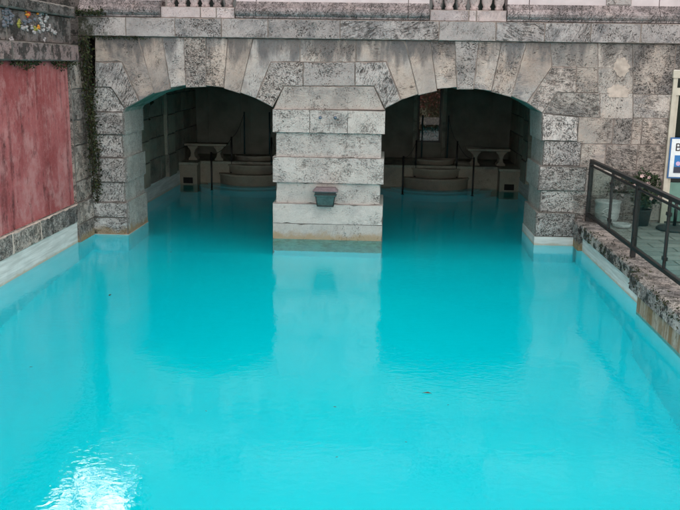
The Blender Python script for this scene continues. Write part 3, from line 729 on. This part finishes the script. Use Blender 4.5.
# shell and pebble relief set into the parapet
cols = [('white', 26), ('blue', 14), ('orange', 4), ('yellow', 4), ('red', 2)]
spots = {'orange': [(28.5, 13), (38.3, 10), (38.8, 13), (39, 26.5)], 'yellow': [(20, 25), (20.5, 22), (36.5, 28), (38, 8)], 'red': [(29, 15), (29.3, 12)],
         'white': [(47, 13), (48, 17), (46, 20), (42, 22), (44, 25), (40, 31), (44, 31), (49, 30), (53, 31), (56, 32.5), (35, 32), (27, 28), (24, 27), (33, 27), (41, 18), (43, 14), (32, 10), (50, 26), (45, 40), (12, 39)],
         'blue': [(5, 12), (8, 12), (11, 12), (5, 18), (8, 18), (11, 18), (13, 15), (5, 24), (9, 24), (12, 23), (40, 15), (36, 20), (31, 21), (26, 22), (7, 8), (11, 8)]}
for cname, pts in spots.items():
    k = MB()
    for (x_, y_) in pts:
        p = onX(x_, y_, XL+.02)
        big = .036
        ry = random.uniform(.9, 1.9)
        for j in range(5):
            k.blob((XL+.004, p.y+random.uniform(-.05, .05), p.z+random.uniform(-.03, .03)), big*random.uniform(.6, 1.1), .55, ry, random.uniform(.5, .9), 0, 1, .28)
    k.build(cname+'_shell_relief', cname, par)

# moss and little leaves hanging under that cornice
def foliage(mm, pts, size, dirn, mi=0, sp=.8):
    for p in pts:
        d = Vector(dirn)+Vector((random.gauss(0, sp), random.gauss(0, sp), random.gauss(0, sp)))
        nr = Vector((random.gauss(0, 1), random.gauss(0, 1), random.gauss(.5, 1)))
        s_ = size*random.uniform(.6, 1.5)
        mm.leaf(p, d, nr, s_, s_*.62, mi)
mm = MB(); pts = []
for k in range(2600):
    y = -.7-abs(random.random())**1.0*9
    am = noise.noise(Vector((y*1.3, 3.1, 0)))+.35*noise.noise(Vector((y*4.0, 9.1, 0)))
    if am < -.18: continue
    ln = (.05+.16*max(0, am+.1))
    pts.append((XL+random.uniform(-.03, .10), y, 3.235-random.random()**1.6*ln))
foliage(mm, pts, .035, (0, 0, -.8), 0)
mm.build('trailing_moss', 'mossleaf', None); tm = bpy.data.objects['trailing_moss']
tag(tm, 'ragged fringe of dark moss and tiny plants hanging under the red wall cornice', 'moss')

# creeper in the corner between the two walls
mm = MB(); pts = []; stems = []
for s_ in range(7):
    x = XL+.03+random.uniform(0, .12); y = -.09-random.uniform(0, .35); z = 3.66; path = [(x, y, z)]
    zend = random.choice((1.0, 1.5, .75, .9, 2.1, 2.6))
    while z > zend:
        z -= .12; x = min(max(x+random.uniform(-.03, .034), XL+.02), XL+.19); y = min(max(y+random.uniform(-.03, .03), -.42), -.07); path.append((x, y, z))
    stems.append(path)
    for i in range(len(path)-1):
        a, b = Vector(path[i]), Vector(path[i+1])
        nn = int(22*(.35+.65*max(0, noise.noise(Vector((s_*3.3, path[i][2]*2.1, 1)))+.45)))
        for _ in range(nn):
            q_ = a.lerp(b, random.random())+Vector((random.gauss(0, .035), random.gauss(0, .05), random.gauss(0, .03)))
            pts.append((q_.x, min(q_.y, -.06), q_.z))
foliage(mm, pts, .045, (.4, -.5, -.5), 0)
for k in range(500):                                        # tuft on top of the string course end
    pts2 = (random.uniform(-5.62, -5.1), random.uniform(-.30, .05), ZC1+.02+abs(random.gauss(0, .05)))
    foliage(mm, [pts2], .04, (0, -.3, .6))
for k in range(260):
    foliage(mm, [(random.uniform(-5.5, -4.3)-random.random()*.3, random.uniform(-.085, -.02), ZC0-random.random()**2*.05)], .028, (0, -.3, -.6))
vine = thing('climbing_plant', (XL+.1, -.2, .7), 'dark green creeper hanging down the corner between red wall and stone arch', 'plant')
mm.build('foliage', 'vine', vine)
mm = MB()
for p_ in stems: mm.tube(p_, .007, 6)
mm.build('stem', 'soil', vine)

# ------------------------------------------------------------------ right pool wall
pw = thing('pool_wall', (XR, -7, 0), 'low white pool wall with mossy pale coping and rusty concrete block', 'wall')
mm = MB(); mm.box(XR, XR+.35, -14.0, -.06, -2.9, .27); mm.build('tile_band', 'tile', pw)
mm = MB()
for a, b in ((-.5, -.06), (-1.75, -.5), (-2.95, -1.75), (-4.12, -2.95)):
    e = random.uniform(-.006, .006); pr = .09 if b > -.1 else .045
    mm.block([(XR-pr+e, a), (4.02, a), (4.02, b), (XR-pr+e, b)], -.475+e, -.272, .020, lambda u, v, d: Vector((u, v, -d)))
for a, b in ((-5.6, -4.12), (-7.3, -5.6), (-9.2, -7.3), (-11.5, -9.2), (-14, -11.5)):
    e = random.uniform(-.006, .006)
    mm.block([(XR-.16+e, a), (4.02, a), (4.02, b), (XR-.16+e, b)], -.470+e, -.245, .020, lambda u, v, d: Vector((u, v, -d)))
mm.build('coping', ['coping', 'coping'], pw)
mm = MB(); mm.block([(XR-.075, -.02), (XR+.1, -.02), (XR+.1, .27), (XR-.075, .27)], -.5, -.062, .015, lambda u, v, d: Vector((u, d, v)))
mm.build('coping_post', ['base', 'base'], pw)
mm = MB(); mm.box(XR-.125, XR+.001, -14, -4.42, -2.9, .243, 0, .01); mm.build('concrete_block', 'concrete', pw)
# moss cushions on the coping
mm = MB()
for k in range(2600):
    y = -.15-random.random()*7
    am = noise.noise(Vector((y*1.7, 1.2, 4)))
    inner = XR-(.05 if y > -4.12 else .16)
    if am < .02 and random.random() < .8: continue
    if random.random() < .6: p_ = (inner-.002-random.random()*.012, y, .30+random.random()*.17)
    else: p_ = (inner+random.random()**1.8*.22, y, .476)
    if noise.noise(Vector((p_[0]*9, y*6, p_[2]*9))) < .05: continue
    foliage(mm, [p_], .026, (-.5, 0, .4))
mo = tag(mm.build('moss_growth', 'mossleaf'), 'dark green moss cushions growing on the right pool coping', 'moss'); mo['kind'] = 'stuff'

# ------------------------------------------------------------------ railing
RX = 3.79
rail = thing('glass_railing', (RX, -3.5, .475), 'black metal railing with clear glass panels along the right pool coping', 'railing')
posts = [-.10, -1.62, -3.10, -4.55, -6.05, -7.5, -9.0]
zb, zt = .615, 1.60
k = MB(); k.box(RX-.035, RX+.035, posts[-1], posts[0]+.02, zt-.03, zt+.03, 0, .006); k.build('top_rail', 'iron', rail)
k = MB(); k.box(RX-.018, RX+.018, posts[-1], posts[0], zt-.105, zt-.075, 0, .003); k.build('glazing_bar', 'iron', rail)
k = MB(); k.box(RX-.03, RX+.03, posts[-1], posts[0], zb-.025, zb+.03, 0, .004); k.build('bottom_rail', 'iron', rail)
for i, y in enumerate(posts):
    k = MB()
    if i % 2 == 0: k.box(RX-.036, RX+.036, y-.036, y+.036, .472, zt-.032, 0, .004)
    else: k.box(RX-.02, RX+.02, y-.02, y+.02, zb+.032, zt-.032, 0, .003)
    o = k.build('post' if i % 2 == 0 else 'mullion', 'iron', rail)
    for zc2 in (zb+.16, zt-.22):
        if i == 0: continue
        k = MB(); k.box(RX-.027, RX+.027, y-.055, y+.055, zc2-.025, zc2+.025, 0, .006); k.build('glass_clamp', 'iron', o)
for a, b in zip(posts, posts[1:]):
    k = MB(); k.box(RX-.005, RX+.005, b+.045, a-.045, zb+.045, zt-.115); k.build('glass_panel', 'glass', rail)

# ------------------------------------------------------------------ things on the paving
pot = thing('flower_pot', (4.10, -.25, .47), 'round white ceramic pot behind the railing glass', 'pot')
k = MB(); k.lathe([(.10, .47), (.16, .49), (.205, .60), (.225, .74), (.215, .84), (.235, .87), (.235, .90), (.20, .90), (.19, .86)], (4.10, -.25, 0), 24); k.build('bowl', 'white_pot', pot)
k = MB()
for a in range(3):
    k.tube([(3.95+.02*j, -.48, .70+.02*math.sin(j*.9+a*2)+.06*a-.05) for j in range(10)], .012, 6)
k.build('garland', 'white_pot', pot)
pd = thing('saucer', (4.28, -.60, .47), 'small white dish standing on the paving before the white pot', 'dish')
k = MB(); k.lathe([(.10, .472), (.15, .49), (.17, .545), (.155, .545), (.12, .51)], (4.28, -.60, 0), 20); k.build('bowl', 'white_pot', pd)

def bush(name, c, r, h, n, leaf, mat, label, cat, size, potted=True, flowers=None, potname='dark_pot', flat=1.0):
    o = thing(name, c, label, cat); c = Vector(c)
    k = MB(); z0 = c.z
    if potted:
        k.lathe([(r*.40, z0), (r*.52, z0+.28), (r*.56, z0+.30), (r*.48, z0+.30), (r*.46, z0+.26)], (c.x, c.y, 0), 18); k.build('pot', potname, o); z0 += .28
    k = MB(); cl = [(c+Vector((random.gauss(0, r*.42), random.gauss(0, r*.42*flat), z0-c.z+h*(.15+.8*random.random())))) for _ in range(26)]
    pts = []
    for _ in range(n):
        q_ = random.choice(cl); pts.append((q_.x+random.gauss(0, r*.16), q_.y+random.gauss(0, r*.16), max(z0, q_.z+random.gauss(0, h*.09))))
    foliage(k, pts, size, (0, 0, .4), 0, .9); k.build('foliage', leaf, o)
    k = MB()
    for q_ in cl[:12]: k.tube([(c.x, c.y, z0-.02), ((c.x+q_.x)/2+.02, (c.y+q_.y)/2, z0+h*.3), q_], .008, 5)
    k.build('stem', 'soil', o)
    if flowers:
        for _ in range(flowers[1]):
            k = MB(); q_ = random.choice(cl)+Vector((random.gauss(0, r*.2), -abs(random.gauss(0, r*.3)), random.gauss(0, h*.1)))
            for j in range(5):
                a = j*1.256; k.leaf(q_, (math.cos(a), -.4, math.sin(a)), (0, -1, 0), .045, .035)
            k.build('flower', flowers[0], o)
    return o
bush('potted_shrub', (4.70, -.32, .47), .32, .62, 1500, 'shrub', 'shrub', 'dark leafy shrub with pale blossoms in a dark pot behind the railing', 'shrub', .075, flowers=('petal', 22))
bush('leafy_plant', (4.30, -.10, .90), .16, .38, 260, 'vine', 'vine', 'thin green plant growing up the stone wall above the white pot', 'plant', .06, potted=False, flowers=('petal', 3), flat=.4)
sb = onZ(674, 230, .47)
stand = thing('parasol_stand', (sb.x, sb.y, .47), 'grey round parasol base with a short pole on the paving', 'stand')
k = MB(); k.lathe([(.30, .472), (.31, .50), (.28, .53), (.08, .55)], (sb.x, sb.y, 0), 28); k.build('base', 'dark_pot', stand)
k = MB(); k.tube([(sb.x, sb.y, .545), (sb.x, sb.y, .95)], .03, 12); k.build('pole', 'iron', stand)

# ------------------------------------------------------------------ lamp on the central pier
lp = onY(326, 195, -.05); LX, LZ = lp.x, lp.z
zt_l, zm_l, zb_l = zc(326, 185), zc(326, 191.6), zc(326, 205)
lamp = thing('wall_lamp', (LX, -.05, zb_l), 'dark tapered lantern with brown flared lid on the central pier', 'lamp')
def frust(k, z0, z1, w0, w1, d0, d1, yb=-.052, mi=0, yo=0.0):
    A = [k.bm.verts.new(v) for v in ((LX-w0, yb-yo, z0), (LX+w0, yb-yo, z0), (LX+w0, yb-yo-d0, z0), (LX-w0, yb-yo-d0, z0))]
    B = [k.bm.verts.new(v) for v in ((LX-w1, yb-yo, z1), (LX+w1, yb-yo, z1), (LX+w1, yb-yo-d1, z1), (LX-w1, yb-yo-d1, z1))]
    k.face(A[::-1], mi); k.face(B, mi)
    for i in range(4): k.face((A[i], A[(i+1) % 4], B[(i+1) % 4], B[i]), mi)
k = MB(); frust(k, zm_l+.045, zm_l+.085, .235, .19, .26, .20); frust(k, zm_l+.086, zm_l+.10, .19, .185, .20, .19); frust(k, zm_l+.028, zm_l+.0445, .225, .235, .25, .26); k.build('lid', 'lid', lamp)
k = MB(); frust(k, zm_l-.03, zm_l+.027, .19, .195, .21, .215); k.build('collar', 'lampframe', lamp)
k = MB(); frust(k, zm_l-.055, zm_l-.031, .205, .21, .225, .23); k.build('rim', 'steel_grey' if 'steel_grey' in M else 'lampglass', lamp)
k = MB(); frust(k, zb_l+.02, zm_l-.056, .145, .175, .15, .19, yo=.006); k.build('glass_body', 'lampglass', lamp)
k = MB()
for sx in (-1, 1):
    k.tube([(LX+sx*.148, -.052-.165, zb_l+.01), (LX+sx*.180, -.052-.20, zm_l-.056)], .009, 6)
frust(k, zb_l, zb_l+.019, .15, .152, .17, .172)
k.build('frame', 'lampframe', lamp)

# ------------------------------------------------------------------ grotto steps, benches, handrails
def disc_step(mm, cx, cy, r, z0, z1, lip=.03):
    mm.lathe([(r-lip, z0), (r-lip, z1-.07), (r, z1-.05), (r, z1-.008), (r-.01, z1)], (cx, cy, 0), 40, 0, math.pi, 2*math.pi)
SYc = 7.92
for cx, lab in ((1.42, 'half round cream stone steps rising from the pool inside the right arch'), (-3.62, 'half round cream stone steps rising from the pool inside the left arch')):
    s = thing('stone_steps', (cx, SYc, 0), lab, 'steps', 'half round steps in the grotto')
    for i, (r_, z0, z1) in enumerate(((1.62, -1.4, -.32), (1.32, -1.4, -.06), (1.02, -1.4, .29), (.80, .28, .535), (.58, .53, .735))):
        k = MB(); disc_step(k, cx, SYc + (.25 if i == 4 else 0), r_, z0, z1); k.build('step', 'floor' if i < 2 else 'cream', s)
    for sgn in (-1, 1):
        side = ('left' if sgn < 0 else 'right')
        arch = 'right' if cx > 0 else 'left'
        h = thing('handrail', (cx+sgn*.9, 6.1, -.1), 'thin dark post and rope handrail, %s of the steps inside the %s arch' % (side, arch), 'handrail', 'handrails of the grotto steps')
        P = [(cx+sgn*.91, 6.42, -.33, .95), (cx+sgn*.55, 7.42, .28, 1.28), (cx+sgn*.36, 8.45, .60, 1.90)]
        for j, (x, y, z0, z1) in enumerate(P):
            k = MB(); k.tube([(x, y, z0), (x, y, z1)], .024, 10); k.lathe([(.05, z0), (.05, z0+.02), (.025, z0+.04)], (x, y, 0), 12); k.build('post', 'iron' if j < 2 else 'teal', h)
        k = MB(); rp = []
        for (xa, ya, _, za), (xb, yb, _, zb_2) in zip(P, P[1:]):
            for u in range(9): rp.append((xa+(xb-xa)*u/8, ya+(yb-ya)*u/8, za-.03+(zb_2-za)*u/8-.22*(u/8)*(1-u/8)*4*.6))
        k.tube(rp, .007, 6); k.build('rope', 'iron', h)

def bench(x0, x1, y, lab):
    b = thing('stone_bench', ((x0+x1)/2, y, ZT), lab, 'bench', 'stone benches in the grotto')
    k = MB(); k.strip([(y-.22, 1.0), (y-.24, 1.025), (y-.24, 1.06), (y+.24, 1.06), (y+.24, 1.025), (y+.22, 1.0)], x0, x1); k.build('seat', 'cream', b)
    for a in (x0+.08, x1-.36):
        k = MB()
        pts = [(.02, ZT), (.26, ZT), (.26, ZT+.05), (.20, ZT+.10), (.18, ZT+.2), (.22, ZT+.30), (.28, ZT+.36), (.28, ZT+.398), (0, ZT+.398), (0, ZT+.36), (.06, ZT+.30), (.09, ZT+.2), (.07, ZT+.10), (.02, ZT+.05)]
        k.block([(a+u, v) for u, v in pts], y-.18, y+.18, .01); k.build('leg', ['cream', 'cream'], b)
bench(-5.50, -4.33, 7.75, 'pale stone bench on the ledge inside the left arch')
bench(2.28, 3.42, 7.85, 'pale stone bench on the ledge inside the right arch')

# courtyard seen through the small window at the back
cw = thing('courtyard_wall', (1.3, 12.6, .4), 'plain wall of a small court behind the back window', 'wall')
k = MB(); k.box(-.6, 3.4, 12.4, 12.7, .4, 4.2); k.build('masonry', 'inner', cw)
o = bush('red_leaved_shrub', (1.36, 10.9, .40), .55, 2.6, 4500, 'palm', 'palm', 'tall red and tan leaved shrub seen through the small back window', 'shrub', .11, potted=False)
bush('low_shrub', (1.42, 10.35, .40), .5, 1.0, 1300, 'shrub', 'shrub', 'low dark green shrub under the red leaved one behind the back window', 'shrub', .09, potted=False)
k = MB(); pts = [(1.36+random.gauss(0, .3), 10.8+random.gauss(0, .25), 2.35+random.gauss(0, .22)) for _ in range(700)]
foliage(k, pts, .11, (0, -.3, .2)); k.build('red_foliage', 'redleaf', o)

# ------------------------------------------------------------------ unseen trees added beyond the garden wall; they darken the water, shape its glare
def tree(c, h, r, label, n, zlow=.3, mat='treeleaf'):
    t_ = thing('unseen_tree', c, label, 'tree', 'unseen trees beyond the red wall'); c = Vector(c); k = MB()
    k.tube([c+Vector((0, 0, -.3)), c+Vector((.06, .05, h*.3)), c+Vector((-.08, .1, h*.6)), c+Vector((.05, 0, h*.9))], [.05*r+.12, .04*r+.08, .02*r+.05, .02], 10)
    cl = []
    for _ in range(34):
        a = random.random()*6.28; zz_ = zlow+(.97-zlow)*random.random(); rr = r*(.25+.7*random.random()**.6)*math.sin(math.pi*min(1, (zz_-zlow)/(1-zlow)*.8+.2))
        q_ = c+Vector((math.cos(a)*rr, math.sin(a)*rr, h*zz_)); cl.append(q_)
        k.tube([c+Vector((0, 0, h*max(.2, zz_-.15))), q_], [.035, .012], 5)
    k.build('trunk', 'bark', t_)
    k = MB(); pts = []
    for _ in range(n):
        q_ = random.choice(cl); pts.append((q_.x+random.gauss(0, r*.17), q_.y+random.gauss(0, r*.17), q_.z+random.gauss(0, r*.15)))
    foliage(k, pts, .19, (0, 0, -.2), 0, 1.0); k.build('crown', mat, t_)
M['treeleaf'] = leaf_mat('tree_leaf', (.012, .022, .010), (.045, .07, .022)); M['bark'] = plain('bark', (.09, .07, .05), .95)
tree((-13.0, 5.2, .4), 10.5, 2.6, 'tall broad dark unseen tree beyond the red wall, farthest from the pool', 7000, .12)
tree((-6.15, 4.2, .4), 9.5, .72, 'slim dark unseen tree added close to the left corner of the building to cut the glare', 2600, .1)
tree((-8.35, 5.6, .4), 10.5, 1.15, 'thin see through unseen tree added between the two taller trees to thin the glare', 1150, .3)
tree((-9.0, -1.5, .4), 6.3, 1.5, 'middle sized dark unseen tree straight behind the red wall', 5000, .12)
tree((-10.2, -6.5, .4), 8.6, 2.2, 'bushy dark unseen tree behind the red wall nearest the viewer', 6000, .12)

# ------------------------------------------------------------------ leaves afloat
specs = [(110, 295, .10), (427, 393, .11), (335, 407, .045), (31, 367, .05), (448, 405, .03), (171, 252, .06), (337, 457, .03), (406, 442, .03), (206, 411, .03)]
for i, (x, y, s_) in enumerate(specs):
    p = onZ(x, y, .004); k = MB(); a = random.random()*6.28; d = Vector((math.cos(a), math.sin(a), 0))
    k.leaf(p-d*s_/2, d, (0, 0, 1), s_, s_*.4, 0, .12)
    o = k.build('floating_leaf', 'dryleaf')
    lab = 'tiny dark dead leaf floating on the turquoise water'
    if i == 0: lab = 'dead leaf floating near the left pier, beside the red wall'
    if i == 1: lab = 'long dark leaf stalk floating right of the middle of the pool'
    tag(o, lab, 'leaf', 'dead leaves floating on the pool')

# ------------------------------------------------------------------ light
EL, AZ = R(34.0), R(-20.5)                                   # azimuth from +Y, towards -X
sd = Vector((math.sin(AZ)*math.cos(EL), math.cos(AZ)*math.cos(EL), math.sin(EL)))
ld = bpy.data.lights.new('sun', 'SUN'); ld.energy = .5; ld.angle = R(33); ld.color = (1, .97, .92)
lo_ = bpy.data.objects.new('sun', ld); col.objects.link(lo_); lo_.rotation_euler = sd.to_track_quat('Z', 'Y').to_euler()
w = bpy.data.worlds.new('World'); sc.world = w; w.use_nodes = True
nt = w.node_tree; nt.nodes.clear()
sky = nt.nodes.new('ShaderNodeTexSky'); sky.sky_type = 'NISHITA'; sky.sun_disc = False
sky.sun_elevation = EL; sky.sun_rotation = AZ; sky.dust_density = 1.0
hs = nt.nodes.new('ShaderNodeHueSaturation'); hs.inputs['Saturation'].default_value = .06
bg = nt.nodes.new('ShaderNodeBackground'); bg.inputs['Strength'].default_value = .15
ow = nt.nodes.new('ShaderNodeOutputWorld')
gm = nt.nodes.new('ShaderNodeGamma'); gm.inputs['Gamma'].default_value = .62      # a cloud deck evens the sky out
tw = nt.nodes.new('ShaderNodeMix'); tw.data_type = 'RGBA'; tw.blend_type = 'MULTIPLY'; tw.inputs[0].default_value = 1; tw.inputs[7].default_value = (1.48, 1.42, 1.375, 1)
nt.links.new(sky.outputs[0], hs.inputs['Color']); nt.links.new(hs.outputs[0], gm.inputs[0]); nt.links.new(gm.outputs[0], tw.inputs[6]); nt.links.new(tw.outputs[2], bg.inputs[0]); nt.links.new(bg.outputs[0], ow.inputs[0])
sc.view_settings.view_transform = 'Standard'; sc.view_settings.look = 'None'; sc.view_settings.gamma = 1; sc.view_settings.use_curve_mapping = False
sc.view_settings.exposure = 2.12
sc.render.engine = 'CYCLES'; sc.cycles.max_bounces = 12; sc.cycles.diffuse_bounces = 5; sc.cycles.transparent_max_bounces = 24
sc.cycles.use_denoising = True
